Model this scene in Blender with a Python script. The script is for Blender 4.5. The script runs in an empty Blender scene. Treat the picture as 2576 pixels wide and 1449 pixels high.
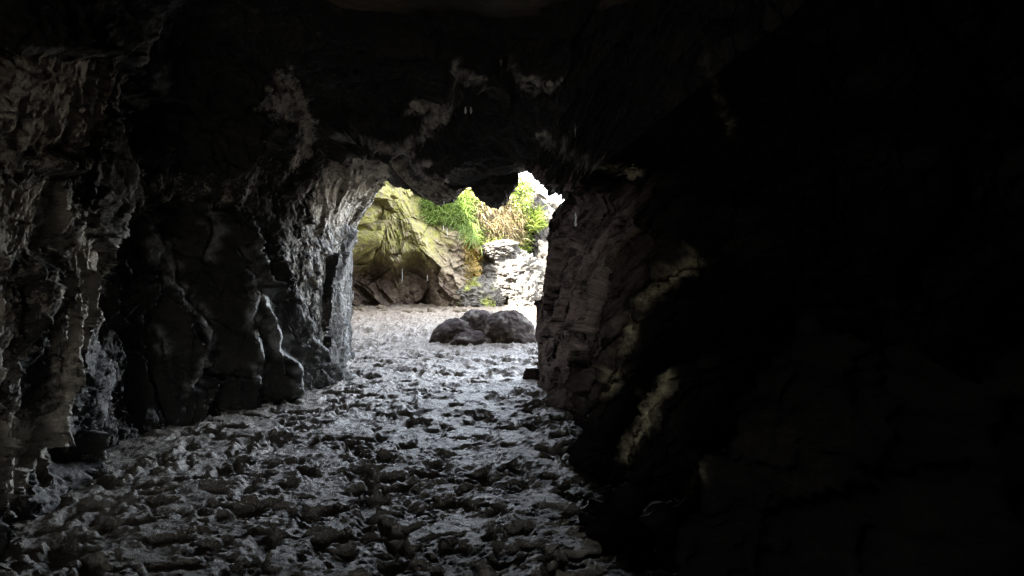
import bpy, math, random
import numpy as np

random.seed(7)
RNG = np.random.RandomState(11)
R = math.radians
SC = bpy.context.scene
COL = SC.collection

# ------------------------------------------------------------------ camera facts
FPX, HZ, EYE = 760.0, 245.0, 1.7          # focal length in px of a 1024 px wide frame, horizon row, eye height
K = 1024.0 / 2576.0


def at(u, v, d):
    """pixel of the 2576 px wide photograph at distance d -> world point"""
    return ((u * K - 512) / FPX * d, d, EYE + (HZ - v * K) / FPX * d)


def pix(P):
    d = np.maximum(P[..., 1], 0.3)
    return (P[..., 0] / d * FPX + 512) / K, (HZ - (P[..., 2] - EYE) / d * FPX) / K


# ------------------------------------------------------------------ noise
_g = RNG.normal(size=(256, 3))
GRAD = _g / np.linalg.norm(_g, axis=1)[:, None]


def _h(ix, iy, iz, seed):
    h = (ix.astype(np.uint32) * np.uint32(374761393) + iy.astype(np.uint32) * np.uint32(668265263)
         + iz.astype(np.uint32) * np.uint32(2147483647 % 4294967295) + np.uint32(seed * 974711 & 0xffffffff))
    h = (h ^ (h >> np.uint32(13))) * np.uint32(1274126177)
    h = (h ^ (h >> np.uint32(16))) * np.uint32(2246822519)
    return h ^ (h >> np.uint32(15))


def perlin(P, seed=0):
    P = np.asarray(P, dtype=np.float64)
    F = np.floor(P)
    I = F.astype(np.int64)
    f = P - F
    w = f * f * f * (f * (f * 6 - 15) + 10)
    out = 0
    for dx in (0, 1):
        wx = w[..., 0] if dx else 1 - w[..., 0]
        for dy in (0, 1):
            wy = w[..., 1] if dy else 1 - w[..., 1]
            for dz in (0, 1):
                wz = w[..., 2] if dz else 1 - w[..., 2]
                g = GRAD[_h(I[..., 0] + dx, I[..., 1] + dy, I[..., 2] + dz, seed) & np.uint32(255)]
                dot = g[..., 0] * (f[..., 0] - dx) + g[..., 1] * (f[..., 1] - dy) + g[..., 2] * (f[..., 2] - dz)
                out = out + wx * wy * wz * dot
    return out * 1.6


def fbm(P, octv=4, seed=0, gain=0.5, ridged=False):
    a, s, n = 1.0, 0.0, 0.0
    P = np.asarray(P, dtype=np.float64)
    for k in range(octv):
        v = perlin(P, seed + k * 17)
        if ridged:
            v = 1 - 2 * np.abs(v)
        s = s + a * v
        n += a
        a *= gain
        P = P * 2.03 + 11.7
    return s / n


def facet(u, v, seed=0, step=0.45):
    """piecewise planar chips: a random tilt and level per cell; also distance to the cell border"""
    iu, iv = np.floor(u).astype(np.int64), np.floor(v).astype(np.int64)
    b1 = np.full(u.shape, 9.0)
    b2 = np.full(u.shape, 9.0)
    val = np.zeros(u.shape)
    ou, ov = np.zeros(u.shape), np.zeros(u.shape)
    z = np.zeros_like(iu)
    for du in (-1, 0, 1):
        for dv in (-1, 0, 1):
            h = _h(iu + du, iv + dv, z, seed)
            cx = iu + du + 0.1 + 0.8 * ((h & np.uint32(1023)) / 1023.0)
            cy = iv + dv + 0.1 + 0.8 * (((h >> np.uint32(10)) & np.uint32(1023)) / 1023.0)
            g1 = ((h >> np.uint32(20)) & np.uint32(63)) / 31.5 - 1
            g2 = ((h >> np.uint32(26)) & np.uint32(63)) / 31.5 - 1
            ddu, ddv = u - cx, v - cy
            d = ddu * ddu + ddv * ddv
            m = d < b1
            b2 = np.where(m, b1, np.minimum(b2, d))
            val = np.where(m, g1 * ddu + g2 * ddv + step * np.sin(g1 * 9 + g2 * 5), val)
            ou, ov = np.where(m, ddu, ou), np.where(m, ddv, ov)
            b1 = np.where(m, d, b1)
    return val, (ou, ov), np.sqrt(b1)


def pchip(x, Y, xi):
    """monotone cubic along axis 0"""
    x = np.asarray(x, float)
    h = np.diff(x)
    sh = (len(h),) + (1,) * (Y.ndim - 1)
    hh = h.reshape(sh)
    dl = np.diff(Y, axis=0) / hh
    m = np.zeros_like(Y)
    w1 = 2 * hh[1:] + hh[:-1]
    w2 = hh[1:] + 2 * hh[:-1]
    p = dl[:-1] * dl[1:]
    with np.errstate(divide='ignore', invalid='ignore'):
        hm = (w1 + w2) / (w1 / dl[:-1] + w2 / dl[1:])
    m[1:-1] = np.where(p > 0, hm, 0)
    m[0], m[-1] = dl[0], dl[-1]
    i = np.clip(np.searchsorted(x, xi) - 1, 0, len(h) - 1)
    sh2 = (len(xi),) + (1,) * (Y.ndim - 1)
    t = ((xi - x[i]) / h[i]).reshape(sh2)
    hi = h[i].reshape(sh2)
    return ((2 * t**3 - 3 * t**2 + 1) * Y[i] + (t**3 - 2 * t**2 + t) * hi * m[i]
            + (-2 * t**3 + 3 * t**2) * Y[i + 1] + (t**3 - t**2) * hi * m[i + 1])


def smooth(a, b, x):
    t = np.clip((x - a) / (b - a), 0, 1)
    return t * t * (3 - 2 * t)


def boxblur(A, n, axis):
    if n < 1:
        return A
    A = np.moveaxis(A, axis, 0)
    pad = np.concatenate([np.repeat(A[:1], n, 0), A, np.repeat(A[-1:], n, 0)], 0)
    c = np.cumsum(np.concatenate([np.zeros_like(pad[:1]), pad], 0), 0)
    out = (c[2 * n + 1:] - c[:-2 * n - 1]) / (2 * n + 1)
    return np.moveaxis(out, 0, axis)


# ------------------------------------------------------------------ mesh helpers
def raw_mesh(name, V, F, m=None, parent=None, smooth_sh=True, attrs=None):
    V = np.asarray(V, dtype=np.float32).reshape(-1, 3)
    F = np.asarray(F, dtype=np.int32)
    n, k = F.shape
    me = bpy.data.meshes.new(name)
    me.vertices.add(len(V))
    me.vertices.foreach_set('co', V.ravel())
    me.loops.add(n * k)
    me.loops.foreach_set('vertex_index', F.ravel())
    me.polygons.add(n)
    me.polygons.foreach_set('loop_start', np.arange(0, n * k, k, dtype=np.int32))
    me.polygons.foreach_set('loop_total', np.full(n, k, dtype=np.int32))
    me.polygons.foreach_set('use_smooth', np.full(n, smooth_sh, dtype=bool))
    for an, av in (attrs or {}).items():
        a = me.attributes.new(an, 'FLOAT', 'POINT')
        a.data.foreach_set('value', np.asarray(av, dtype=np.float32).ravel())
    me.update(calc_edges=True)
    me.validate()
    o = bpy.data.objects.new(name, me)
    COL.objects.link(o)
    if m:
        me.materials.append(m)
    if parent:
        o.parent = parent
    return o


def grid_faces(nu, nv, wrap=False, off=0):
    i, j = np.meshgrid(np.arange(nu - 1), np.arange(nv if wrap else nv - 1), indexing='ij')
    i, j = i.ravel(), j.ravel()
    jn = (j + 1) % nv
    return np.stack([i * nv + j, (i + 1) * nv + j, (i + 1) * nv + jn, i * nv + jn], 1) + off


def grid_obj(name, P, m, attrs=None, flip=False, wrap=False):
    F = grid_faces(P.shape[0], P.shape[1], wrap)
    if flip:
        F = F[:, ::-1]
    return raw_mesh(name, P.reshape(-1, 3), F, m, None, True, attrs)


def normals(P):
    du = np.gradient(P, axis=0)
    dv = np.gradient(P, axis=1)
    n = np.cross(du, dv)
    return n / np.maximum(np.linalg.norm(n, axis=-1, keepdims=True), 1e-9)


def tag(o, label=None, cat=None, group=None, kind=None):
    if label: o['label'] = label
    if cat: o['category'] = cat
    if group: o['group'] = group
    if kind: o['kind'] = kind
    return o


# ------------------------------------------------------------------ materials
def mat(name):
    m = bpy.data.materials.new(name)
    m.use_nodes = True
    nt = m.node_tree
    b = nt.nodes['Principled BSDF']
    return m, nt, b


def nn(nt, typ, **kw):
    n = nt.nodes.new(typ)
    for k, v in kw.items():
        if k in n.inputs.keys():
            n.inputs[k].default_value = v
        else:
            setattr(n, k, v)
    return n


def noise_node(nt, scale, detail=5, rough=0.6, stretch=None, rot=None, dist=0.0, lean=None):
    tc = nn(nt, 'ShaderNodeTexCoord')
    mp = nn(nt, 'ShaderNodeMapping')
    if stretch: mp.inputs['Scale'].default_value = stretch
    if rot: mp.inputs['Rotation'].default_value = rot
    src = tc.outputs['Object']
    if lean is not None:                                # turn first, stretch afterwards: streaks that lean
        vr = nn(nt, 'ShaderNodeVectorRotate', rotation_type='X_AXIS')
        vr.inputs['Angle'].default_value = lean
        nt.links.new(src, vr.inputs['Vector'])
        src = vr.outputs['Vector']
    nt.links.new(src, mp.inputs['Vector'])
    n = nn(nt, 'ShaderNodeTexNoise', Scale=scale, Detail=detail, Roughness=rough, Distortion=dist)
    nt.links.new(mp.outputs['Vector'], n.inputs['Vector'])
    return n.outputs['Fac']


def ramp(nt, fac, stops):
    r = nn(nt, 'ShaderNodeValToRGB')
    e = r.color_ramp.elements
    while len(e) < len(stops):
        e.new(0.5)
    for el, (p, c) in zip(e, stops):
        el.position = p
        el.color = (*c, 1) if len(c) == 3 else c
    nt.links.new(fac, r.inputs['Fac'])
    return r.outputs['Color']


def mixc(nt, fac, a, b, blend='MIX'):
    mx = nn(nt, 'ShaderNodeMix', data_type='RGBA', blend_type=blend)
    for sock, v in ((mx.inputs[0], fac), (mx.inputs[6], a), (mx.inputs[7], b)):
        if isinstance(v, (int, float)):
            sock.default_value = v
        elif isinstance(v, tuple):
            sock.default_value = (*v, 1)
        else:
            nt.links.new(v, sock)
    return mx.outputs[2]


def mathn(nt, op, a, b=None):
    m = nn(nt, 'ShaderNodeMath', operation=op)
    for i, v in enumerate((a, b)):
        if v is None: continue
        if isinstance(v, (int, float)): m.inputs[i].default_value = v
        else: nt.links.new(v, m.inputs[i])
    return m.outputs[0]


def attr(nt, name):
    return nn(nt, 'ShaderNodeAttribute', attribute_name=name).outputs['Fac']


def bump(nt, bsdf, pairs):
    prev = None
    for h, dist, st in pairs:
        b = nn(nt, 'ShaderNodeBump', Strength=st, Distance=dist)
        nt.links.new(h, b.inputs['Height'])
        if prev: nt.links.new(prev, b.inputs['Normal'])
        prev = b.outputs['Normal']
    nt.links.new(prev, bsdf.inputs['Normal'])


def rock_mat(name, stops, rough=(0.35, 0.6), tint=None, tint_attr=None, scale=1.6, spec=0.5, rot=(0.5, 0.6, 0.2),
             fine=26, bd=0.02):
    m, nt, b = mat(name)
    n1 = noise_node(nt, scale, 8, 0.65, (1, 1, 2.2), rot, 0.6)
    c = ramp(nt, n1, stops)
    n2 = noise_node(nt, scale * 7, 6, 0.7, (1, 1, 1.8), rot)
    c = mixc(nt, 0.55, c, ramp(nt, n2, [(0.3, (0.45, 0.45, 0.45)), (0.72, (1.5, 1.47, 1.42))]), 'MULTIPLY')
    if tint:
        for t_attr, colour in tint:
            n3 = noise_node(nt, 9.0 if t_attr in ('lit_streak', 'pale', 'lit_tint') else 5.0, 8, 0.8)
            if t_attr == 'pale':                        # painted light beside the mouth, streaked along the strata
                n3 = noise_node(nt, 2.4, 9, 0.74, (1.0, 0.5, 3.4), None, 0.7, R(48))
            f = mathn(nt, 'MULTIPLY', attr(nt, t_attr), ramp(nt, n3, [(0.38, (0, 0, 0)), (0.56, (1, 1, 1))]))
            if t_attr == 'lit_tint':                       # painted light patches end in ragged edges
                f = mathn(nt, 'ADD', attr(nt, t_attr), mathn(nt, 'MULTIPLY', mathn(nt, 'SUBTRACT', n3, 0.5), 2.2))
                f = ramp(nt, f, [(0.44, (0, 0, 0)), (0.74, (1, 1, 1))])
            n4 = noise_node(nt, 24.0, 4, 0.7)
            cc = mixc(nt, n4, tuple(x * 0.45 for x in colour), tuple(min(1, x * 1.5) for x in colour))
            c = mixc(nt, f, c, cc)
    nt.links.new(c, b.inputs['Base Color'])
    rr = ramp(nt, noise_node(nt, 3.3, 4, 0.6), [(0.35, (rough[0],) * 3), (0.65, (rough[1],) * 3)])
    nt.links.new(rr, b.inputs['Roughness'])
    b.inputs['Specular IOR Level'].default_value = spec
    f1 = noise_node(nt, fine, 8, 0.72, (1, 1, 1.9), rot, 0.4)
    f2 = noise_node(nt, fine * 4.2, 5, 0.7)
    bump(nt, b, [(f1, bd, 0.9), (f2, bd * 0.25, 0.7)])
    return m


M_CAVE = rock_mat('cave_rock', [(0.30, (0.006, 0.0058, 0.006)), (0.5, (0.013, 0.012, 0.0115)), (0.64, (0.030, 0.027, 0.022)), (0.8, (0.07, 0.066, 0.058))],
                  (0.46, 0.7), spec=0.5, tint=[('lit_tint', (0.50, 0.455, 0.385)), ('lit_streak', (0.30, 0.305, 0.30))])  # both tints paint mouth light over near-black rock
M_ROOF = rock_mat('roof_rock', [(0.25, (0.005, 0.0043, 0.0046)), (0.5, (0.013, 0.0107, 0.0115)), (0.75, (0.04, 0.035, 0.034))], (0.48, 0.7), spec=0.45,
                  tint=[('lit_streak', (0.55, 0.52, 0.47))])  # pale tint paints the bright wet rims of the roof
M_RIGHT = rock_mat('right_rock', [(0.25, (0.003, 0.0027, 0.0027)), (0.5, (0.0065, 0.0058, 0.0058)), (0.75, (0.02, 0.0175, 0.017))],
                   (0.6, 0.8), tint=[('pale', (0.50, 0.405, 0.39)), ('lit_streak', (0.46, 0.425, 0.29))], rot=(0.9, 0.2, 0.1), spec=0.06)  # tints paint the lit face by the mouth and glints along the strata
M_CLIFF = rock_mat('cliff_rock', [(0.25, (0.04, 0.029, 0.018)), (0.5, (0.12, 0.094, 0.06)), (0.75, (0.22, 0.185, 0.13))], (0.6, 0.85),
                   tint=[('moss', (0.15, 0.142, 0.03)), ('orange', (0.26, 0.16, 0.02)), ('wet', (0.070, 0.046, 0.036)), ('sun_dim', (0.040, 0.038, 0.034))], scale=1.1, fine=14, bd=0.05, spec=0.3)
M_PALE = rock_mat('pale_rock', [(0.3, (0.018, 0.0155, 0.012)), (0.5, (0.052, 0.047, 0.039)), (0.7, (0.10, 0.093, 0.08))], (0.6, 0.85),
                  tint=[('moss', (0.18, 0.2, 0.02))], scale=1.4, fine=12, bd=0.03, spec=0.3)
M_BOULDER = rock_mat('boulder_rock', [(0.25, (0.022, 0.015, 0.013)), (0.5, (0.033, 0.024, 0.0215)), (0.75, (0.054, 0.042, 0.037))], (0.75, 0.9), spec=0.12,
                     tint=[('sandy', (0.34, 0.31, 0.27))], scale=2.5, fine=22, bd=0.012)


def sand_mat():
    m, nt, b = mat('damp_sand')
    c = ramp(nt, noise_node(nt, 0.7, 6, 0.6), [(0.3, (0.21, 0.183, 0.15)), (0.7, (0.32, 0.285, 0.24))])
    c = mixc(nt, 0.6, c, ramp(nt, noise_node(nt, 70, 4, 0.7), [(0.3, (0.6, 0.6, 0.6)), (0.7, (1.3, 1.3, 1.3))]), 'MULTIPLY')
    # scattered dark weed and clod crumbs
    c = mixc(nt, mathn(nt, 'MULTIPLY', ramp(nt, noise_node(nt, 16, 5, 0.75), [(0.62, (0, 0, 0)), (0.70, (1, 1, 1))]), 0.5), c, (0.07, 0.06, 0.05))
    # brown weed shreds, plus colour darkened to hold down the brightly lit beach outside
    lit = mathn(nt, 'MULTIPLY', attr(nt, 'litter_and_dim'), ramp(nt, noise_node(nt, 9, 7, 0.8, (1, 0.6, 1)), [(0.38, (0.55, 0.55, 0.55)), (0.62, (1, 1, 1))]))
    c = mixc(nt, mathn(nt, 'MULTIPLY', lit, 0.92), c, (0.078, 0.056, 0.033))
    nt.links.new(c, b.inputs['Base Color'])
    rr = ramp(nt, noise_node(nt, 1.7, 4, 0.6), [(0.3, (0.45,) * 3), (0.7, (0.62,) * 3)])
    nt.links.new(rr, b.inputs['Roughness'])
    b.inputs['Specular IOR Level'].default_value = 0.42
    bump(nt, b, [(noise_node(nt, 24, 5, 0.7), 0.03, 0.8), (noise_node(nt, 60, 6, 0.75), 0.02, 0.8), (noise_node(nt, 220, 3, 0.7), 0.004, 0.6)])
    return m


M_SAND = sand_mat()


def leaf_mat(name, c0, c1, trans=0.25):
    m, nt, b = mat(name)
    c = ramp(nt, noise_node(nt, 14, 6, 0.75), [(0.3, tuple(q * 0.55 for q in c0)), (0.45, c0), (0.6, c1), (0.74, (c1[0] * 1.5, c1[1] * 1.02, c1[2] * 1.2))])
    nt.links.new(c, b.inputs['Base Color'])
    b.inputs['Roughness'].default_value = 0.55
    tr = nn(nt, 'ShaderNodeBsdfTranslucent')
    nt.links.new(c, tr.inputs['Color'])
    mx = nn(nt, 'ShaderNodeMixShader')
    mx.inputs[0].default_value = trans
    nt.links.new(b.outputs[0], mx.inputs[1])
    nt.links.new(tr.outputs[0], mx.inputs[2])
    nt.links.new(mx.outputs[0], nt.nodes['Material Output'].inputs['Surface'])
    return m


M_GRASS = leaf_mat('grass_green', (0.085, 0.135, 0.018), (0.155, 0.21, 0.045), 0.35)
M_GRASSY = leaf_mat('grass_yellow', (0.09, 0.13, 0.014), (0.17, 0.21, 0.035), 0.35)
M_STRAW = leaf_mat('dry_straw', (0.075, 0.052, 0.018), (0.15, 0.118, 0.048), 0.2)

# ------------------------------------------------------------------ lit strips and patches that steer relief and brighten colour (pixels of the photograph)
MW, MH = 1288, 725
MASK = np.zeros((MH, MW))
STRIPS = np.zeros((MH, MW))
_yy, _xx = np.mgrid[0:MH, 0:MW]
_yy = _yy * 2.0
_xx = _xx * 2.0


def strip(pts, w, s=1.0):
    xs, ys = [p[0] for p in pts], [p[1] for p in pts]
    x0, x1 = int(max(0, (min(xs) - 3 * w) // 2)), int(min(MW, (max(xs) + 3 * w) // 2))
    y0, y1 = int(max(0, (min(ys) - 3 * w) // 2)), int(min(MH, (max(ys) + 3 * w) // 2))
    X, Y = _xx[y0:y1, x0:x1], _yy[y0:y1, x0:x1]
    D = np.full(X.shape, 1e9)
    for (ax, ay), (bx, by) in zip(pts[:-1], pts[1:]):
        L2 = (bx - ax)**2 + (by - ay)**2
        t = np.clip(((X - ax) * (bx - ax) + (Y - ay) * (by - ay)) / L2, 0, 1)
        D = np.minimum(D, np.hypot(X - ax - t * (bx - ax), Y - ay - t * (by - ay)))
    STRIPS[y0:y1, x0:x1] = np.maximum(STRIPS[y0:y1, x0:x1], s * (1 - smooth(0.7 * w, 1.4 * w, D)))


def patch(pts, s=1.0, op=np.maximum):
    global MASK
    ins = np.zeros(MASK.shape, bool)
    n = len(pts)
    for i in range(n):
        (ax, ay), (bx, by) = pts[i], pts[(i + 1) % n]
        if ay == by: continue
        c = ((ay > _yy) != (by > _yy)) & (_xx < (bx - ax) * (_yy - ay) / (by - ay) + ax)
        ins ^= c
    f = boxblur(boxblur(ins * 1.0, 6, 0), 6, 1)
    MASK = op(MASK, s * f) if op is np.maximum else MASK * (1 - f * s)


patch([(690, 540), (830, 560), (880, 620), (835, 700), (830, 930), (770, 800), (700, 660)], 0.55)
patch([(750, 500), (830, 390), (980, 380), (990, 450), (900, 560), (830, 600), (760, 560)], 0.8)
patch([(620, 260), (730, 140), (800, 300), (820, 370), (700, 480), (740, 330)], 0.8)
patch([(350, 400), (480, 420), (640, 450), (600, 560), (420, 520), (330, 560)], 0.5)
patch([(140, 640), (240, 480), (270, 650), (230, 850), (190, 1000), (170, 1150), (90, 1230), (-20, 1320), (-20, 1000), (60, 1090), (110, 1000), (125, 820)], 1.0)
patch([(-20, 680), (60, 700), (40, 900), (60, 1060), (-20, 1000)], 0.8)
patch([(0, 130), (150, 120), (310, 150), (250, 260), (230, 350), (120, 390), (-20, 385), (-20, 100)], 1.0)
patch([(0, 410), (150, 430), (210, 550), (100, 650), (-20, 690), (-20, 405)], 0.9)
strip([(375, 560), (395, 620), (385, 650)], 12)
strip([(425, 600), (430, 700), (470, 740), (510, 790), (540, 830), (530, 880), (510, 930), (490, 965)], 11)
strip([(540, 520), (540, 600), (525, 650)], 12)
strip([(600, 620), (640, 690), (645, 740), (630, 810), (660, 880), (655, 950)], 10)
strip([(640, 560), (665, 640), (690, 700)], 7)
strip([(670, 740), (690, 800), (705, 840), (705, 880), (745, 910), (750, 980)], 12)
strip([(360, 800), (410, 860), (415, 890)], 7)
strip([(405, 170), (415, 240)], 12, 0.7)
# right wall
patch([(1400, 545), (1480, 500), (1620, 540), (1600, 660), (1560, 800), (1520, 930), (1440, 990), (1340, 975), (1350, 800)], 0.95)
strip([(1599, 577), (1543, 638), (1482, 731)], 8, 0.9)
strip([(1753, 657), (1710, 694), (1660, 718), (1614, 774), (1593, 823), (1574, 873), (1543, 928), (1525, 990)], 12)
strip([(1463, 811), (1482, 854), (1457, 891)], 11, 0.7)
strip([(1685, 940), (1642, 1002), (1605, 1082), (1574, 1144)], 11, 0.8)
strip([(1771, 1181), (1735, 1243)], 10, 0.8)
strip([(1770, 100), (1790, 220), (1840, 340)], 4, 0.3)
# roof
strip([(845, 350), (920, 355), (1000, 378), (1050, 350), (1090, 310), (1135, 275)], 10, 2.2)
strip([(1150, 170), (1180, 200), (1210, 210)], 10, 1.3)
strip([(1010, 275), (1060, 265), (1100, 275)], 6, 2.0)
strip([(1000, 390), (1060, 440), (1120, 485)], 16, 1.5)
strip([(1145, 200), (1150, 250)], 8, 2.0)
strip([(1300, 205), (1340, 215), (1400, 210)], 7, 2.0)
strip([(1265, 150), (1290, 175)], 5)
strip([(1365, 350), (1480, 410), (1600, 435)], 9, 1.2)


def mask_at(P, seed, ragged=0.35):
    u, v = pix(P)
    wx = fbm(P * 3.1, 4, seed) * 22
    wy = fbm(P * 3.1 + 40, 4, seed) * 22
    i = np.clip(((v + wy) / 2).astype(int), 0, MH - 1)
    j = np.clip(((u + wx) / 2).astype(int), 0, MW - 1)
    far = P[..., 1] > 1.5
    jx, jy = (fbm(P * 9, 4, seed + 50) * 40, fbm(P * 9 + 30, 4, seed + 60) * 40) if ragged > 0.5 else (0, 0)
    i2 = np.clip(((v + ragged * wy + jy) / 2).astype(int), 0, MH - 1)
    j2 = np.clip(((u + ragged * wx + jx) / 2).astype(int), 0, MW - 1)
    return MASK[i, j] * far, STRIPS[i2, j2] * far


# ------------------------------------------------------------------ the cave: one swept surface, floor left -> roof -> floor right
ST = [
    # y about -5 : closed back
    [(-1.0, -5.2, -.3), (-1.0, -5.2, .4), (-1.0, -5.2, .8), (-.95, -5.2, 1.2), (-.8, -5.2, 1.5), (-.6, -5.2, 1.6), (-.5, -5.2, 1.6), (-.4, -5.2, 1.6), (-.3, -5.2, 1.5), (-.25, -5.2, 1.3), (-.2, -5.2, 1.0), (-.2, -5.2, .7), (-.2, -5.2, .3), (-.2, -5.2, -.3)],
    [(-2.6, -4.4, -.3), (-2.7, -4.4, .8), (-2.7, -4.4, 1.6), (-2.5, -4.4, 2.3), (-2.1, -4.4, 2.9), (-1.3, -4.4, 3.2), (-.5, -4.4, 3.2), (.2, -4.4, 3.1), (.8, -4.4, 2.8), (1.2, -4.4, 2.5), (1.3, -4.4, 2.1), (1.2, -4.4, 1.6), (1.0, -4.4, .9), (.8, -4.4, -.3)],
    [(-3.1, 0, -.3), (-3.2, 0, .8), (-3.2, 0, 1.7), (-3.0, 0, 2.6), (-2.6, 0, 3.6), (-1.6, 0, 4.2), (-.6, 0, 4.2), (.4, 0, 4.1), (1.4, 0, 3.8), (2.1, 0, 3.3), (2.4, 0, 2.7), (2.1, 0, 1.9), (1.5, 0, 1.1), (1.0, 0, -.3)],
    [(-2.9, 3.6, -.3), (-2.8, 3.6, .8), (-2.7, 3.6, 1.7), (-2.62, 3.6, 2.5), (-2.5, 3.6, 3.5), (-1.6, 3.6, 4.2), (-.6, 3.6, 4.2), (.4, 3.6, 4.0), (1.4, 3.6, 3.7), (2.1, 3.6, 3.3), (2.3, 3.6, 2.6), (1.9, 3.6, 1.8), (1.2, 3.6, 1.1), (.62, 3.6, -.3)],
    [(-3.12, 4.8, -.3), (-2.98, 4.8, .8), (-2.84, 4.8, 1.7), (-2.74, 4.8, 2.5), (-2.5, 4.8, 3.5), (-1.6, 4.8, 4.2), (-.6, 4.8, 4.15), (.4, 4.8, 3.95), (1.3, 4.8, 3.6), (2.0, 4.8, 3.2), (2.15, 4.8, 2.6), (1.75, 4.8, 1.8), (1.15, 4.8, 1.1), (.72, 4.8, -.3)],
    [(-3.4, 5.7, -.3), (-3.2, 5.75, .8), (-3.06, 5.75, 1.65), (-3.0, 5.75, 2.5), (-2.6, 5.7, 3.6), (-1.65, 5.5, 4.15), (-.6, 5.5, 4.05), (.35, 5.5, 3.85), (1.2, 5.4, 3.5), (1.9, 5.4, 3.1), (2.0, 5.4, 2.5), (1.6, 5.4, 1.8), (1.1, 5.4, 1.1), (.76, 5.3, -.3)],
    [(-3.55, 6.25, -.3), (-3.5, 6.3, .8), (-3.48, 6.35, 1.7), (-3.3, 6.3, 2.6), (-2.75, 6.3, 3.7), (-1.6, 6.1, 4.0), (-.55, 6.1, 3.9), (.3, 6.1, 3.7), (1.1, 6.0, 3.4), (1.75, 6.0, 3.0), (1.85, 6.0, 2.45), (1.5, 6.0, 1.8), (1.05, 6.0, 1.1), (.75, 5.9, -.3)],
    [(-3.1, 7.5, -.3), (-3.1, 7.5, .8), (-3.1, 7.5, 1.7), (-2.95, 7.5, 2.6), (-2.4, 7.6, 3.6), (-1.3, 7.3, 3.5), (-.5, 7.2, 3.4), (.2, 7.2, 3.3), (.9, 7.2, 3.1), (1.4, 7.1, 2.75), (1.5, 7.1, 2.35), (1.2, 7, 1.75), (.9, 7, 1.1), (.72, 6.9, -.3)],
    [(-2.4, 8.6, -.3), (-2.4, 8.6, .8), (-2.45, 8.6, 1.6), (-2.42, 8.6, 2.5), (-2.1, 8.6, 3.3), (-1.05, 8.2, 3.1), (-.45, 8.2, 3.05), (.2, 8.2, 3.0), (.8, 8.1, 2.85), (1.15, 8.1, 2.6), (1.15, 8.1, 2.25), (.95, 8.0, 1.7), (.75, 8.0, 1.1), (.64, 7.9, -.3)],
    [(-2.27, 9.5, -.3), (-2.25, 9.5, .8), (-2.3, 9.5, 1.45), (-2.15, 9.4, 2.35), (-1.75, 9.3, 3.0), (-.95, 9.0, 2.75), (-.45, 9.0, 2.8), (.2, 8.9, 2.85), (.65, 8.8, 2.65), (.95, 8.8, 2.5), (.9, 8.8, 2.2), (.72, 8.8, 1.7), (.58, 8.8, 1.1), (.5, 8.7, -.3)],
    [(-2.45, 10.8, -.3), (-2.45, 10.8, .8), (-2.42, 10.8, 1.5), (-2.1, 10.6, 2.3), (-1.7, 10.3, 2.72), (-.98, 9.8, 2.5), (-.52, 9.7, 2.62), (.2, 9.6, 2.75), (.55, 9.4, 2.48), (.86, 9.4, 2.4), (.66, 9.4, 2.12), (.54, 9.4, 1.65), (.44, 9.4, 1.08), (.36, 9.3, -.3)],
    [(-2.62, 12.1, -.3), (-2.62, 12.0, .7), (-2.55, 12.0, 1.6), (-2.25, 11.8, 2.3), (-1.78, 11.3, 2.72), (-.98, 10.4, 2.38), (-.56, 10.3, 2.57), (.22, 10.1, 2.72), (.5, 9.8, 2.40), (.83, 9.8, 2.34), (.6, 9.8, 2.08), (.49, 9.75, 1.63), (.39, 9.7, 1.05), (.31, 9.65, -.3)],
]
ST = np.array(ST)
ypar = np.array([-5.2, -4.4, 0, 3.6, 4.8, 5.6, 6.15, 7.3, 8.4, 9.2, 10.2, 11.2])
ys = np.concatenate([np.arange(-5.2, 2.6, 0.06), np.arange(2.6, 11.2, 0.0125), [11.2]])
kp = np.arange(14.0)
NV = 820
# ring spacing by chord length of a middle section
ch = np.linalg.norm(np.diff(ST[6], axis=0), axis=1)
kq = np.concatenate([[0], np.cumsum(ch)])
B = pchip(ypar, ST, ys)                               # stations -> rows
B = np.moveaxis(pchip(kq, np.moveaxis(B, 1, 0), np.linspace(0, kq[-1], NV)), 0, 1)
# soften the knots between stations
Bs = B.copy()
for ax, n in ((0, 9), (1, 9)):
    Bs = boxblur(Bs, n, ax)
Bs[-12:] = B[-12:] * np.linspace(0, 1, 12)[:, None, None] + Bs[-12:] * np.linspace(1, 0, 12)[:, None, None]
Bs[:, 0], Bs[:, -1] = B[:, 0], B[:, -1]
B = Bs
N = normals(B)
cen = np.array([-0.8, 0, 1.5])
toc = cen - B
toc[..., 1] = 0
N *= np.sign((N * toc).sum(-1, keepdims=True))        # pointing into the cave
ds = np.linalg.norm(np.gradient(B, axis=0), axis=-1)
dv_ = np.linalg.norm(np.gradient(B, axis=1), axis=-1)
U = np.cumsum(ds, axis=0)
V = np.cumsum(dv_, axis=1)
V = V - V[:, NV // 2:NV // 2 + 1]



left_w = 1 - smooth(0.30, 0.40, np.linspace(0, 1, NV))[None, :]
right_w = smooth(0.60, 0.70, np.linspace(0, 1, NV))[None, :]


def rot2(u, v, a):
    c, s = math.cos(a), math.sin(a)
    return u * c - v * s, u * s + v * c


wu = U + 0.20 * fbm(B * 1.3, 3, 5) + 0.05 * fbm(B * 5, 3, 15)
wv = V + 0.20 * fbm(B * 1.3 + 9, 3, 6) + 0.05 * fbm(B * 5 + 9, 3, 16)
D = 0.20 * fbm(B * 0.55, 3, 1)


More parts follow.
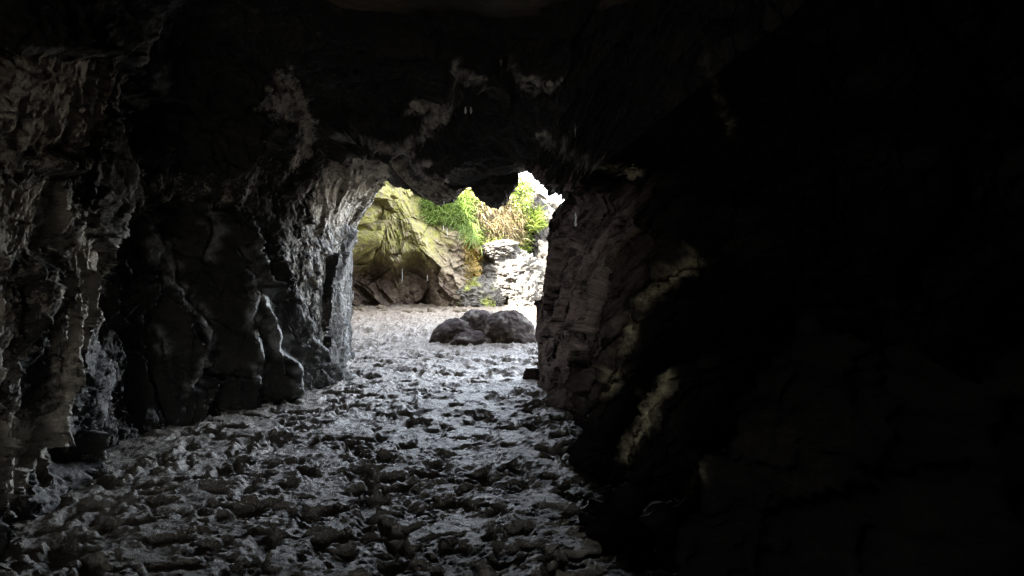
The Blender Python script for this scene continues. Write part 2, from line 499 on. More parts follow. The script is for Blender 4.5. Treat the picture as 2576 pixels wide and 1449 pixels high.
SLABS = ((0.35, 1.25, 0.75, 0.22, 0.26, 21, .42), (0.25, 3.0, 1.7, 0.09, 0.24, 22, .18), (0.45, 7.5, 4.2, 0.040, 0.20, 23, .15), (0.2, 17.0, 12.0, 0.024, 0.10, 24, .25), (0.3, 36.0, 28.0, 0.012, 0, 25, .25))
cells = []
for ang, su, sv, amp, bias, sd, stp in SLABS:
    an = ang * (1 - 2.6 * right_w)
    ca, sa = np.cos(an), np.sin(an)
    f, (ou, ov), _ = facet((wu * ca - wv * sa) * su, (wu * sa + wv * ca) * sv, sd, stp)
    cells.append((f, ou / su * ca + ov / sv * sa))
Dl = D + cells[0][0] * SLABS[0][3] * 0.7
MK, SK = mask_at(B + N * Dl[..., None], 3)


def recede(M, n, m):
    """relief whose slope turns towards the mouth where M is set and creeps back elsewhere"""
    hp = M - boxblur(boxblur(M, n, 0), n, 0)
    d = -np.cumsum(hp * ds, axis=0)
    return d - boxblur(boxblur(d, m, 0), m, 0)


Dm = boxblur(recede(MK, 30, 50), 8, 1) * 0.25 + boxblur(recede(SK, 22, 60), 2, 1) * 1.5
ALLM = np.clip(MK + SK, 0, 1)
SPREAD = np.clip(boxblur(boxblur(ALLM, 12, 0), 12, 1) * 1.6, 0, 1)


# broken slabs at five sizes; where MK is set their long faces turn to the mouth, elsewhere to the back of the cave
flat = 1 - (0.4 + 0.45 * np.maximum(left_w, right_w)) * np.clip(boxblur(np.minimum(SK, 1), 6, 0) * 1.5, 0, 1)
for (ang, su, sv, amp, bias, sd, stp), (f, dwu) in zip(SLABS, cells):
    rough = 1.0 if su < 2 else (0.6 + 0.4 * SPREAD if su < 10 else 0.85 + 0.15 * SPREAD)
    D = D + (amp * f * rough + bias * (1 - 1.45 * MK) * dwu) * (flat if su < 5 else 0.35 + 0.65 * flat)
D = D + 0.012 * fbm(B * 9, 5, 41, 0.62)
# strata running down towards the mouth on the right wall, layered ledges across the roof
strata = fbm(np.stack([(wu - 0.9 * wv) * 4.2, (wu + wv) * 0.9, 0 * U], -1), 5, 131, 0.58, True)
D = D + 0.10 * right_w * (strata - 0.3)
roof_w = (1 - left_w) * (1 - right_w) * smooth(5.5, 7.0, B[..., 1])
ledge = fbm(np.stack([wu * 4.5 + 1.2 * wv, wv * 1.3, 0 * U], -1), 5, 133, 0.58, True)
D = D + 0.09 * roof_w * (ledge - 0.3)
# calmer at the mouth so that its outline stays
yy = B[..., 1]
calm = 1 - (0.35 * left_w + 0.45 * (1 - left_w)) * smooth(8.9, 9.75, yy) - 0.2 * right_w * smooth(9.2, 9.7, yy) - 0.3 * (1 - left_w) * (1 - right_w) * smooth(8.8, 9.6, yy) * smooth(-.2, .2, B[..., 0])
floor_fade = 1.0
D = D * calm
D = D + Dm * smooth(2.5, 4.0, yy)
near = 1 - smooth(1.2, 3.4, np.abs(yy)) * 1.0
D = D * (1 - 0.5 * near)
print('D', D.std(), Dm.std(), np.abs(Dm).max())
C = B + N * D[..., None]

MKc, SKc = mask_at(C, 3, 0.9)
lit_streak = np.clip(boxblur(boxblur(SKc, 1, 0), 1, 1) * 1.2, 0, 1)  # lit strips painted into the rock colour of walls and roof
lit_streak *= 1 - (1 - left_w) * (1 - smooth(0.0, 0.42, np.where(right_w > 0.5, strata, ledge)))
lit_streak *= smooth(-0.4, 0.0, fbm(np.stack([U * 7, V * 2.5, 0 * U], -1), 4, 121))
lit_tint = np.clip(boxblur(boxblur(MKc, 8, 0), 8, 1) * 0.85, 0, 1)  # lit patches painted as lighter rock on the left wall
iL, iR = int(NV * 0.38), int(NV * 0.70)
o = grid_obj('cave_wall', C[:, :iL + 1], M_CAVE, {'lit_streak': lit_streak[:, :iL + 1], 'lit_tint': lit_tint[:, :iL + 1]})
tag(o, 'tall jagged cave wall on the left with pale lit ledges', 'cave wall', None, 'structure')
o = grid_obj('cave_roof', C[:, iL:iR + 1], M_ROOF, {'lit_streak': lit_streak[:, iL:iR + 1]})
tag(o, 'black uneven cave roof over the passage', 'cave roof', None, 'structure')
o = grid_obj('cave_wall', C[:, iR:], M_RIGHT, {'lit_streak': lit_streak[:, iR:], 'pale': boxblur(boxblur(MKc, 25, 0), 25, 1)[:, iR:]})  # lit patches also lighten the rock colour beside the mouth
tag(o, 'dark leaning cave wall on the right with diagonal streaks', 'cave wall', None, 'structure')

# headland outside the mouth: the last ring of the cave flares out and runs back over it
ring = C[-1, ::4]
nr = len(ring)
tt = np.linspace(0, 1, nr)
outer_k = np.array([(-15, 12.6, -.4), (-15, 13, 12), (-14, 14, 20), (-8.8, 14.2, 16.5), (-7.65, 14.2, 14.6), (-7.15, 14.2, 8.4), (-3.9, 14.2, 5.6), (-.9, 14.0, 4.3), (1.5, 13.6, 4.3), (4, 13, 4.3), (8, 12.5, 4.2), (12, 12, 3.5), (14, 11.5, -.4)], float)  # unseen overhang and stepped crest, shaped to shade the sand and cliff
outer = pchip(np.linspace(0, 1, len(outer_k)), outer_k, tt)
back = outer.copy()
back[:, 1] = -9
back[:, 2] *= 0.55
rows = []
nf = 70
for k in range(nf):
    t = k / (nf - 1)
    q = ring * (1 - t) + outer * t
    q = q.copy()
    q[:, 1] += (1 - t) * t * 0.9
    rows.append(q)
for k in range(1, 12):
    t = k / 11
    q = outer * (1 - t) + back * t
    q[:, 0] -= 1.2 * min(1, k / 3) * (q[:, 2] > 6)
    rows.append(q)
HP = np.array(rows)
hn = normals(HP)
amp = np.minimum(np.arange(len(rows)) / 14.0, 1.0)[:, None]
HP = HP + hn * (amp * (0.35 * fbm(HP * 0.7, 5, 61) + 0.1 * fbm(HP * 3, 3, 62)))[..., None]
o = grid_obj('headland', HP, M_CLIFF, {'moss': np.clip(fbm(HP * 0.8, 4, 66) * 2, 0, 1), 'orange': 0 * HP[..., 0], 'wet': 0 * HP[..., 0]})
tag(o, 'rocky headland the cave runs through, its unseen overhang and crest shaped for shade', 'headland', None, 'structure')

# ------------------------------------------------------------------ sand
xs = np.concatenate([-np.geomspace(300, 5.0, 60), np.arange(-4.9, 2.6, 0.0135), np.geomspace(2.65, 300, 60)])
dy, yl = 0.0, [1.8]
while yl[-1] < 24:
    yl.append(yl[-1] + min(0.09, max(0.010, 0.0030 * yl[-1])))
ysd = np.concatenate([[-40, -12, -6, -3, 0, 1.0], yl, np.geomspace(24.3, 400, 40)])
X, Y = np.meshgrid(xs, ysd, indexing='ij')
G = np.stack([X, Y, 0 * X], -1)
near_m = ((np.abs(X) < 7) & (Y < 27) & (Y > 0.5)).astype(float)
near_m *= (1 - smooth(5, 7, np.abs(X))) * (1 - smooth(24, 27, Y))
Z = 0.05 * fbm(G * 0.6, 3, 71) * near_m
# trodden footprints: pits with a thrown up rim
nfp = 1700
fx = RNG.uniform(-4.6, 1.6, nfp)
fy = 2.2 + 17 * RNG.uniform(0, 1, nfp)**1.35
for x0, y0 in zip(fx, fy):
    a = RNG.normal(0, 0.5) + (0 if RNG.rand() < .75 else 1.3)
    L, Wd = RNG.uniform(.12, .19), RNG.uniform(.055, .095)
    dep = RNG.uniform(.015, .048)
    i0, i1 = np.searchsorted(xs, [x0 - .4, x0 + .4])
    j0, j1 = np.searchsorted(ysd, [y0 - .4, y0 + .4])
    if i1 - i0 < 2 or j1 - j0 < 2: continue
    dx, dyy = X[i0:i1, j0:j1] - x0, Y[i0:i1, j0:j1] - y0
    p = dx * math.cos(a) - dyy * math.sin(a)
    q = dx * math.sin(a) + dyy * math.cos(a)
    q0 = np.stack([dx * 8 + x0 * 7, dyy * 8, 0 * dx + y0 * 3], -1)
    wob = 1 + 0.6 * perlin(q0, 5) + 0.35 * perlin(q0 * 2.7, 6)
    r = np.hypot(p / Wd, q / L) * wob
    pit = -dep * (1 - smooth(0.55, 1.05, r)) + dep * 0.35 * np.exp(-((r - 1.3) / 0.3)**2) * np.clip(0.15 + 1.3 * perlin(q0 * 1.9 + 3, 8), 0, 1)
    Z[i0:i1, j0:j1] += pit * near_m[i0:i1, j0:j1]
patchy = smooth(-0.25, 0.35, fbm(G * 1.3, 3, 75))
wx_, wy_ = X + 0.03 * perlin(G * 11, 77), Y + 0.03 * perlin(G * 11 + 5, 78)
FAR = 1 + 1.0 * smooth(10.5, 14, Y)                     # the dry beach outside is rougher underfoot
# overlapping dimples that meet in soft crests
for sc, am, sd in ((4.6, 0.042, 181), (8.5, 0.028, 182), (15.0, 0.012, 183)):
    _, _, f1 = facet(wx_ * sc, wy_ * sc * 0.85, sd)
    Z += am * np.clip(f1, 0, .8)**2 * (0.55 + 0.45 * patchy) * near_m * FAR
# crumbs thrown up between them
for sc, am, sd in ((12.0, 0.009, 82), (22.0, 0.015, 83), (36.0, 0.011, 84)):
    _, _, f1 = facet(wx_ * sc, wy_ * sc, sd)
    gate = smooth(0.05, 0.4, fbm(G * sc * 0.3 + sd, 2, sd))
    Z += am * np.clip(0.62 - f1, 0, 1) / 0.62 * (0.25 + 0.75 * patchy) * gate * near_m * FAR
Z += 0.008 * patchy * (fbm(np.stack([wx_ * 5.2, wy_ * 6.2, 0 * X], -1), 5, 87, 0.6, True) - 0.2) * near_m
Z += 0.007 * fbm(G * 9, 4, 85, 0.6) * near_m
Z += 0.006 * fbm(G * 40, 2, 86) * near_m
# a little drift against the walls
S = np.stack([X, Y, Z - 0.015], -1)
litter_and_dim = smooth(9.0, 12.5, Y + 1.2 * fbm(G * 0.8, 3, 88))
o = grid_obj('sand', S, M_SAND, {'litter_and_dim': litter_and_dim})
tag(o, 'trodden damp beach sand full of footprints', 'sand', None, 'structure')

# ------------------------------------------------------------------ cliff across the gully
path_k = np.array([(-3.6, 12.9), (-6.0, 14.2), (-6.3, 17.0), (-5.4, 19.6), (-4.4, 21.2), (-3.2, 21.6), (-2.2, 21.7), (-1.1, 21.9), (-.2, 22.4), (.8, 23.6), (1.9, 24.2), (4.0, 25.5), (9.0, 27), (20, 30)], float)
pl = np.concatenate([[0], np.cumsum(np.linalg.norm(np.diff(path_k, axis=0), axis=1))])
s0, s1 = pl[3], pl[11]
sp = np.concatenate([np.linspace(0, s0, 70)[:-1], np.arange(s0, s1, 0.018), np.linspace(s1, pl[-1], 60)])
PB = pchip(pl, path_k, sp)
for _ in range(3):
    PB[1:-1] = (PB[:-2] + PB[1:-1] * 2 + PB[2:]) / 4
ztop = np.interp(PB[:, 0], [-7, -5, -3, -1.2, -.2, .4, .78, 1.9, 4, 9, 20], [4.8, 4.4, 4.2, 4.1, 4.0, 3.8, 3.5, 2.7, 1.6, 1.2, 1.0])
ztop = np.where(sp < pl[3], 8.0 - 1.0 * sp / pl[3], ztop)
nz = 330
hz = np.linspace(0, 1, nz)**1.0
CP = np.zeros((len(sp), nz, 3))
CP[..., 0] = PB[:, None, 0]
CP[..., 1] = PB[:, None, 1]
CP[..., 2] = -0.25 + hz[None, :] * (ztop[:, None] + 0.25)
tang = np.gradient(PB, axis=0)
tang /= np.linalg.norm(tang, axis=1, keepdims=True)
nrm = np.stack([tang[:, 1], -tang[:, 0]], -1)         # towards the gully
x, z = CP[..., 0], CP[..., 2]
vis = smooth(s0 - 1, s0 + 0.5, sp)[:, None]
prot = np.zeros_like(x)
# leaning mossy curtain, overhanging a hollow foot
ctn = (1 - smooth(-3.3, -2.2, x + 0.35 * (z - 2))) * smooth(0.75, 1.5, z + 0.12 * np.sin(x * 5))
prot += 1.15 * ctn * vis
ctn2 = (1 - smooth(-4.1, -3.2, x - 0.25 * (z - 2.2))) * smooth(1.0, 1.9, z)
prot += 0.8 * ctn2 * vis
# ridge rib running down from the left curtain
rib = np.exp(-((x + 3.0 + 0.55 * (z - 2.6)) / 0.28)**2) * smooth(.4, 1.2, z)
prot += 0.35 * rib * vis
# brown buttress with a sharp right edge
but = smooth(-2.75, -2.25, x + 0.2 * (z - 1)) * (1 - smooth(-1.22, -0.98, x + 0.16 * (z - 1.4)))
prot += (0.95 - 0.22 * z) * but * (1 - smooth(2.0, 2.5, z)) * vis
# grass ledge slab over it
led = smooth(-2.7, -2.3, x) * (1 - smooth(-1.2, -0.9, x)) * smooth(2.35, 2.8, z)
prot += -0.35 * led * vis
# recess of the dry grass
rec = smooth(-1.1, -0.8, x) * (1 - smooth(.2, .6, x)) * smooth(1.2, 2.0, z)
prot += -0.15 * rec * vis
prot -= 0.22 * np.maximum(z - 3.0, 0)
mou, mov = x + 0.25 * fbm(CP * 0.9, 3, 91), z + 0.25 * fbm(CP * 0.9 + 7, 3, 92)
for ang, su, sv, amp, sd in ((0.9, 1.0, 1.7, 0.30, 93), (0.9, 2.2, 4.0, 0.12, 94), (0.8, 6.0, 9.0, 0.045, 95)):
    a1, b1 = rot2(mou, mov, ang)
    f, _, _ = facet(a1 * su, b1 * sv, sd)
    prot += amp * f
# hanging flutes on the curtain
fl = fbm(np.stack([mou * 7 + mov * 2.5, mov * 1.2, 0 * x], -1), 4, 96, 0.55, True)
prot += 0.09 * (fl - 0.2) * (0.3 + 0.7 * smooth(.7, 1.4, z))
prot += 0.12 * fbm(CP * 2.2, 4, 97)
prot *= smooth(-0.2, 0.0, sp)[:, None]
CP[..., 0] += nrm[:, None, 0] * prot
CP[..., 1] += nrm[:, None, 1] * prot
# top runs back from the rim
top = []
last = CP[:, -1]
for k in range(1, 22):
    q = last.copy()
    q[:, 0] -= nrm[:, 0] * 0.5 * k
    q[:, 1] -= nrm[:, 1] * 0.5 * k
    q[:, 2] += np.where(PB[:, 0] > 0, -0.06, 0.01) * k + 0.15 * fbm(q * 0.8, 3, 99)
    top.append(q)
CPF = np.concatenate([CP, np.stack(top, 1)], 1)
x, y, z = CPF[..., 0], CPF[..., 1], CPF[..., 2]
n_m = fbm(CPF * 1.4, 4, 101)
moss = (1 - smooth(-2.3, -1.5, x + 0.5 * n_m)) * smooth(0.8, 1.6, z + 0.6 * n_m)
moss = np.maximum(moss, 0.9 * smooth(2.2, 2.9, z + .4 * n_m) * (1 - smooth(-1.0, .6, x)))
moss = np.maximum(moss, 0.35 * smooth(0.0, .6, n_m) * (x < -.9))
u_, v_ = pix(CPF)
orange = np.exp(-((x + 1.02 - 0.25 * np.clip(1.2 - z, -1, 1)) / 0.16)**2) * smooth(.1, .5, z) * (1 - smooth(1.6, 2.3, z))
wet = (1 - smooth(.5, 1.1, z + .5 * n_m)) * (1 - smooth(-2.0, -1.2, x))
o = grid_obj('cliff', CPF, M_CLIFF, {'moss': moss, 'orange': orange, 'wet': wet, 'sun_dim': smooth(.1, .5, x) * 1.0})  # right end darkened in colour so the sun does not burn it out
tag(o, 'mossy overhanging cliff across the sand outside the cave', 'cliff', None, 'structure')


# ------------------------------------------------------------------ closed lumps of rock
def lump(name, c, r, m, seed, nu=90, nv=70, pw=1.0, shape=None, f=(2.2, 0.22), fine=0.05, rotz=0.0, lean=(0, 0), sq=2.3, attrs=None, chips=14, crack=0.0):
    """rounded, chipped rock with real volume: superellipsoid broken by planar chips"""
    th = np.linspace(0, math.pi, nv)[None, :]
    ph = np.linspace(0, 2 * math.pi, nu, endpoint=False)[:, None]
    d = np.stack([np.sin(th) * np.cos(ph), np.sin(th) * np.sin(ph), np.cos(th) + 0 * ph], -1)
    rad = (np.abs(d[..., 0])**sq + np.abs(d[..., 1])**sq + np.abs(d[..., 2])**sq)**(-1 / sq)
    P = d * rad[..., None]
    k = fbm(P * f[0] + seed * 3.7, 4, seed)
    # planar chips: clip by random planes
    rg = np.random.RandomState(seed)
    for _ in range(chips):
        n = rg.normal(size=3)
        n /= np.linalg.norm(n)
        lim = rg.uniform(0.78, 1.02)
        e = (P * n).sum(-1) - lim
        P = P - n * np.maximum(e, 0)[..., None] * 0.85
    P = P * (1 + f[1] * k + fine * fbm(P * f[0] * 4 + 9, 4, seed + 3))[..., None]
    if crack:
        P = P * (1 - crack * np.maximum(fbm(P * np.array([1.6, 1.6, 3.2]) + seed, 4, seed + 5, 0.55, True) - 0.25, 0))[..., None]
    P = P * np.array(r)
    P[..., 0] += lean[0] * P[..., 2]
    P[..., 1] += lean[1] * P[..., 2]
    cz, sz = math.cos(rotz), math.sin(rotz)
    Q = P.copy()
    Q[..., 0] = P[..., 0] * cz - P[..., 1] * sz
    Q[..., 1] = P[..., 0] * sz + P[..., 1] * cz
    av = {kk: fn(Q, P) for kk, fn in (attrs or {}).items()}
    F = grid_faces(nu, nv)
    Fw = grid_faces(nu, nv)
    ii = np.arange(nv - 1)
    seam = np.stack([(nu - 1) * nv + ii, ii, ii + 1, (nu - 1) * nv + ii + 1], 1)
    ob = raw_mesh(name, Q, np.concatenate([F, seam]), m, None, True, av)
    ob.location = c
    return ob


def sandy(Q, P):
    n = fbm(Q * 5, 4, 5)
    zz = P[..., 2]
    return smooth(0.0, 0.4, n) * 0.5


# boulders on the sand
BG = 'boulders lying together on the sand'
bl = [
    ((-1.05, 13.45, 0.01), (0.42, 0.42, 0.38), 5, 0.3, 'left boulder of the cluster, pale sand smeared down its side', (0.25, 0)),
    ((-0.60, 13.75, 0.06), (0.47, 0.45, 0.48), 6, 1.1, 'round topped boulder standing highest at the back of the cluster', (0, 0)),
    ((-0.08, 13.4, 0.03), (0.50, 0.48, 0.50), 8, 0.0, 'largest smooth domed boulder of the cluster', (0.0, 0.1)),
    ((-0.66, 13.2, -0.05), (0.46, 0.32, 0.26), 9, 0.3, 'small low boulder tucked in front of the cluster', (0, 0)),
    ((0.15, 13.2, -0.04), (0.36, 0.34, 0.29), 12, 0.2, 'low boulder leaning on the right foot of the biggest one', (-0.2, 0)),
]
for c, r, sd, rz, lb, ln in bl:
    b = lump('boulder', c, r, M_BOULDER, sd, 120, 90, f=(1.2, 0.17), fine=0.06, rotz=rz, sq=2.0, chips=9, lean=ln, attrs={'sandy': sandy})
    tag(b, lb, 'boulder', BG)
b = lump('stone', (0.25, 9.6, 0.03), (0.12, 0.10, 0.12), M_BOULDER, 31, 50, 36, f=(1.6, 0.25), attrs={'sandy': lambda Q, P: 0 * Q[..., 0]}, chips=9)
tag(b, 'small dark stone at the foot of the right cave wall', 'stone')

rgs = np.random.RandomState(77)
proto = None
for k in range(16):
    px, py = rgs.uniform(-4.3, -1.2), rgs.uniform(18.9, 20.2)
    sz = rgs.uniform(.06, .14)
    if proto is None:
        proto = lump('small_stone', (px, py, 0.01), (1.2, .9, .7), M_CLIFF, 35, 40, 28, f=(1.6, 0.25), chips=12)
        st = proto
    else:
        st = proto.copy()
        COL.objects.link(st)
        st.location = (px, py, 0.01)
    st.scale = (sz, sz, sz)
    st.rotation_euler = (rgs.uniform(-.4, .4), rgs.uniform(-.4, .4), rgs.uniform(0, 6.28))
    tag(st, 'small fallen stone lying on the sand along the foot of the mossy cliff', 'stone', 'small stones along the cliff foot')

# rocks hanging from the roof at the mouth
b = lump('hanging_rock', (-0.25, 10.0, 2.62), (0.33, 0.34, 0.42), M_ROOF, 41, 140, 110, f=(1.7, 0.2), fine=0.09, sq=2.0, lean=(-0.1, 0))
tag(b, 'dark pointed rock lump hanging in the middle of the cave mouth', 'hanging rock')
b = lump('hanging_rock', (-1.18, 9.9, 2.60), (0.52, 0.30, 0.19), M_CAVE, 43, 160, 90, f=(2.2, 0.2), fine=0.1, sq=2.6, attrs={'lit_tint': lambda Q, P: 0.6 + 0 * Q[..., 0], 'lit_streak': lambda Q, P: 0 * Q[..., 0]})
b.rotation_euler = (0, R(40), 0)
tag(b, 'slanting grey rock slab hanging beside the left edge of the cave mouth', 'hanging rock')
b = lump('hanging_rock', (0.98, 9.2, 2.50), (0.72, 0.42, 0.20), M_RIGHT, 47, 180, 90, f=(1.5, 0.16), fine=0.08, sq=2.6, attrs={'pale': lambda Q, P: 0.8 + 0 * Q[..., 0], 'lit_streak': lambda Q, P: 0 * Q[..., 0]})
b.rotation_euler = (0, R(5), 0)
tag(b, 'broad smooth rock slab forming the right lip of the roof above the sky', 'hanging rock')

# sunlit outcrops
zero = lambda Q, P: 0 * Q[..., 0]
mossy = lambda Q, P: smooth(0.1, 0.5, fbm(Q * 2, 4, 8)) * 0.8
OC = [
    ((-0.95, 21.0, 0.2), (0.62, 0.55, 0.70), 51, 0.4, 'low pale rock wedge with mossy crest at the foot of the brown buttress', mossy),
    ((0.0, 21.9, 0.75), (1.05, 0.75, 0.85), 52, 0.2, 'broad cracked white sunlit rock below the dry grass', zero),
    ((0.35, 21.3, 0.22), (0.55, 0.45, 0.72), 53, 0.9, 'blocky sunlit rock with shaded front standing on the bright sand', zero),
    ((-0.55, 21.3, 0.10), (0.42, 0.4, 0.50), 57, 1.3, 'small sunlit rock filling the gap beside the mossy wedge', zero),
    ((-0.35, 21.75, 1.55), (0.55, 0.5, 0.35), 58, 0.5, 'flat pale ledge rock just under the dry grass', zero),
    ((1.05, 21.9, 0.15), (0.5, 0.5, 0.62), 54, 0.3, 'sunlit rock beside the right cave wall edge', zero),
    ((1.35, 23.6, 1.2), (0.75, 0.8, 1.5), 55, 0.1, 'tall grey sloping rock under the patch of sky', zero),
]
for c, r, sd, rz, lb, ms in OC:
    b = lump('rock_outcrop', c, r, M_PALE, sd, 220, 170, f=(2.0, 0.25), fine=0.09, rotz=rz, sq=2.8, chips=30, crack=0.28, attrs={'moss': ms})
    tag(b, lb, 'rock outcrop', 'pale rocks in the sun outside')


# ------------------------------------------------------------------ plants
def blades(name, roots, nb, L, m, up=0.7, out=0.6, w=0.012, droop=1.0, seed=1, spread=0.5):
    rg = np.random.RandomState(seed)
    roots = np.asarray(roots)
    r0 = roots[rg.randint(0, len(roots), nb)] + rg.normal(0, 1, (nb, 3)) * np.array([.10, .05, .07])
    base = r0.mean(0)
    d = np.stack([rg.normal(0, spread, nb), -out + rg.normal(0, spread * .6, nb), up + rg.normal(0, .35, nb)], -1)
    d /= np.linalg.norm(d, axis=1, keepdims=True)
    ln = L * rg.uniform(.45, 1.15, nb)
    ns = 6
    side = np.cross(d, rg.normal(0, 1, (nb, 3)))
    side /= np.linalg.norm(side, axis=1, keepdims=True)
    Vv = []
    p = r0.copy()
    dd = d.copy()
    for k in range(ns):
        t = k / (ns - 1)
        wk = w * (1 - t**1.6) + 0.0008
        Vv.append(np.stack([p - side * wk[..., None] if np.ndim(wk) else p - side * wk, p + side * wk], 1))
        p = p + dd * (ln / (ns - 1))[:, None]
        dd = dd + np.array([0, 0, -droop * 0.33]) + rg.normal(0, .07, (nb, 3))
        dd /= np.linalg.norm(dd, axis=1, keepdims=True)
    Vv = np.stack(Vv, 1)                      # nb, ns, 2, 3
    idx = np.arange(nb * ns * 2).reshape(nb, ns, 2)
    F = np.stack([idx[:, :-1, 0], idx[:, :-1, 1], idx[:, 1:, 1], idx[:, 1:, 0]], -1).reshape(-1, 4)
    ob = raw_mesh(name, Vv.reshape(-1, 3) - base, F, m)
    ob.location = base
    return ob


def leaves(name, pts, m, size=0.035, seed=1):
    rg = np.random.RandomState(seed)
    pts = np.asarray(pts)
    n = len(pts)
    base = pts.mean(0)
    a = rg.normal(size=(n, 3)); a /= np.linalg.norm(a, axis=1, keepdims=True)
    b = np.cross(a, rg.normal(size=(n, 3))); b /= np.linalg.norm(b, axis=1, keepdims=True)
    s = (size * rg.uniform(.5, 1.3, n))[:, None]
    nrm_ = np.cross(a, b) * s * .25
    Vv = np.stack([pts - a * s, pts + b * s * .55 + nrm_, pts + a * s, pts - b * s * .55 + nrm_], 1) - base
    F = np.arange(n * 4).reshape(n, 4)
    ob = raw_mesh(name, Vv, F, m)
    ob.location = base
    return ob


def cliff_pts(polys, n, seed, lift=0.02):
    """points on the cliff face inside a box of photo pixels (u0, v0, u1, v1)"""
    rg = np.random.RandomState(seed)
    u0, v0, u1, v1 = polys
    sel = np.argwhere((u_[:, :nz] > u0) & (u_[:, :nz] < u1) & (v_[:, :nz] > v0) & (v_[:, :nz] < v1) & (CPF[:, :nz, 1] > 15))
    pick = sel[rg.randint(0, len(sel), n)]
    p = CPF[pick[:, 0], pick[:, 1]].copy()
    p[:, 1] -= lift
    return p


g = blades('grass_tuft', cliff_pts((1075, 500, 1180, 560), 40, 1, .1), 2600, 0.55, M_GRASS, up=.75, out=.75, w=.010, droop=.9, seed=3)
tag(g, 'big lush green grass tuft hanging over the brown buttress', 'grass tuft')
g = blades('grass_tuft', cliff_pts((1150, 560, 1195, 600), 14, 2, .1), 700, 0.45, M_GRASS, up=.1, out=.7, w=.009, droop=.9, seed=4)
tag(g, 'green grass trailing down beside the sunlit moss edge', 'grass tuft')
g = blades('grass_tuft', cliff_pts((1325, 540, 1352, 575), 12, 5, .25), 900, 0.42, M_GRASSY, up=.9, out=.5, w=.010, droop=.6, seed=5)
tag(g, 'bright yellow green grass tuft on the sunny rock near the sky', 'grass tuft')
g = blades('grass_tuft', cliff_pts((1195, 600, 1265, 620), 14, 6, .15), 700, 0.34, M_GRASSY, up=.2, out=.7, w=.009, droop=.5, seed=6)
tag(g, 'short green grass fringe below the dry brown grass', 'grass tuft')
g = blades('dry_grass', cliff_pts((1195, 515, 1310, 610), 120, 7, .12), 3600, 0.42, M_STRAW, up=.15, out=.6, w=.008, droop=1.0, seed=7, spread=.7)
tag(g, 'tangled dry brown grass hanging on the cliff', 'dry grass')
p = cliff_pts((1290, 425, 1335, 640), 2600, 8, .15)
p += RNG.normal(0, 1, p.shape) * np.array([.06, .12, .06])
g = leaves('creeper', p, M_GRASSY, .045, 9)
tag(g, 'sunlit leafy creeper running down the cliff below the notch in the roof', 'creeper')
p = cliff_pts((1170, 590, 1205, 720), 1600, 10, .05)
p += RNG.normal(0, 1, p.shape) * np.array([.05, .06, .05])
g = leaves('moss_fringe', p, leaf_mat('moss_orange', (0.13, 0.08, 0.008), (0.15, 0.13, 0.012), .2), .03, 11)
tag(g, 'orange and yellow moss fringe down the edge of the brown buttress', 'moss')

# ------------------------------------------------------------------ threads of dripping water: strings of beads
mw, nt, b = mat('water')
b.inputs['Base Color'].default_value = (1, 1, 1, 1)
b.inputs['Transmission Weight'].default_value = 1.0
b.inputs['IOR'].default_value = 1.33
b.inputs['Roughness'].default_value = 0.1
tr = nn(nt, 'ShaderNodeBsdfTranslucent')
tr.inputs['Color'].default_value = (1, 1, 1, 1)
mx = nn(nt, 'ShaderNodeMixShader')
mx.inputs[0].default_value = 0.5
nt.links.new(b.outputs[0], mx.inputs[1])
nt.links.new(tr.outputs[0], mx.inputs[2])
nt.links.new(mx.outputs[0], nt.nodes['Material Output'].inputs['Surface'])
TH = [((1447, 268), (1447, 344), 7.6, 'longest thread of dripping water falling before the dark roof'),
      ((1448, 532), (1448, 615), 8.6, 'thread of dripping water falling below the patch of sky, before the right wall'),
      ((1171, 269), (1171, 286), 6.2, 'left one of two short water drips beneath the roof'),
      ((1185, 269), (1185, 286), 6.2, 'right one of two short water drips beneath the roof'),
      ((1465, 443), (1465, 470), 8.6, 'short water drip before the right lip of the roof'),
      ((1398, 600), (1398, 630), 9.4, 'faint short water drip at the edge of the right wall'),
      ((1116, 565), (1116, 582), 10.6, 'short water drip before the brown buttress, just under the big green grass tuft'),
      ((1125, 572), (1125, 597), 10.6, 'water drip before the brown buttress, right beside a shorter one'),
      ((1074, 592), (1074, 621), 10.8, 'thin water drip before the mossy cliff, left of the brown buttress'),
      ((1012, 676), (1012, 708), 11.0, 'thin water drip low before the dark hollow foot of the mossy cliff'),
      ((1075, 690), (1075, 708), 10.8, 'short water drip low before the dark crack beside the buttress')]
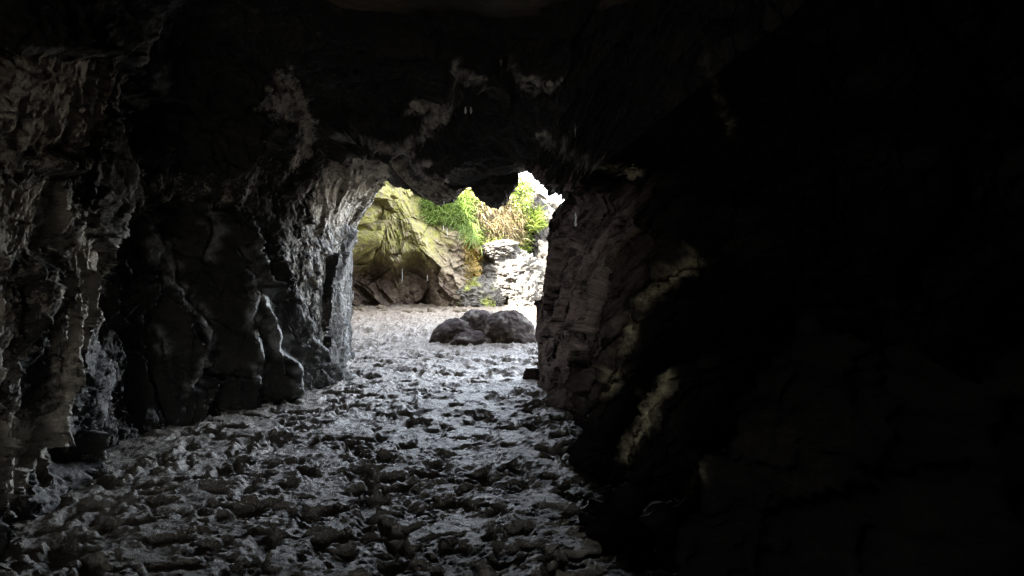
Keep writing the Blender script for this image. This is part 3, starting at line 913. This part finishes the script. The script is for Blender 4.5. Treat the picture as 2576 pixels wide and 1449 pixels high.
for (ua, va), (ub, vb), d, lb in TH:
    p0, p1 = np.array(at(ua, va, d)), np.array(at(ub, vb, d))
    ln = p0[2] - p1[2]
    nb = 70
    zz = np.linspace(0, -ln, nb)
    rr = (0.007 if d < 9 else 0.0012) * (1 + .5 * np.abs(np.sin(np.linspace(0, ln / .03, nb)))) * np.sin(np.linspace(.15, math.pi - .05, nb))**.4
    an = np.linspace(0, 2 * math.pi, 8, endpoint=False)
    P = np.stack([rr[:, None] * np.cos(an), rr[:, None] * np.sin(an), zz[:, None] + 0 * an], -1)
    o = raw_mesh('water_drip', P, grid_faces(nb, 8, True), mw)
    o.location = p0
    tag(o, lb, 'water drip', 'water drips falling from the cave roof')

# ------------------------------------------------------------------ light
sun_to = np.array([-0.40, -0.50, 0.77])
sun_to /= np.linalg.norm(sun_to)
el = math.asin(sun_to[2])
W = bpy.data.worlds.new('World')
SC.world = W
W.use_nodes = True
wn = W.node_tree
sky = wn.nodes.new('ShaderNodeTexSky')
sky.sky_type = 'NISHITA'
sky.sun_disc = False
sky.sun_elevation = el
sky.sun_rotation = math.atan2(sun_to[0], sun_to[1])
sky.air_density = 1.0
sky.dust_density = 1.5
bg = wn.nodes['Background']
hs = wn.nodes.new('ShaderNodeHueSaturation')
hs.inputs['Saturation'].default_value = 0.4
wn.links.new(sky.outputs[0], hs.inputs['Color'])
wn.links.new(hs.outputs[0], bg.inputs['Color'])
bg.inputs['Strength'].default_value = 0.15
L = bpy.data.lights.new('sun', 'SUN')
L.energy = 4.6
L.angle = R(0.5)
L.color = (1.0, 0.95, 0.88)
lo = bpy.data.objects.new('sun', L)
COL.objects.link(lo)
from mathutils import Vector
lo.rotation_euler = Vector(-sun_to).to_track_quat('-Z', 'Y').to_euler()

# ------------------------------------------------------------------ camera and render
cam = bpy.data.cameras.new('camera')
co = bpy.data.objects.new('camera', cam)
COL.objects.link(co)
co.location = (0, 0, EYE)
co.rotation_euler = (R(90), 0, 0)
cam.sensor_width = 36
cam.lens = FPX / 1024 * 36
cam.shift_y = -(288 - HZ) / 1024
cam.clip_start = 0.05
cam.clip_end = 3000
SC.camera = co
SC.view_settings.view_transform = 'Standard'
SC.view_settings.look = 'None'
SC.view_settings.exposure = 4.7
SC.view_settings.gamma = 1
SC.cycles.use_denoising = True
SC.cycles.denoising_prefilter = 'NONE'
SC.cycles.use_guiding = True
SC.cycles.max_bounces = 10
SC.cycles.diffuse_bounces = 2
SC.cycles.glossy_bounces = 3
SC.cycles.sample_clamp_indirect = 6
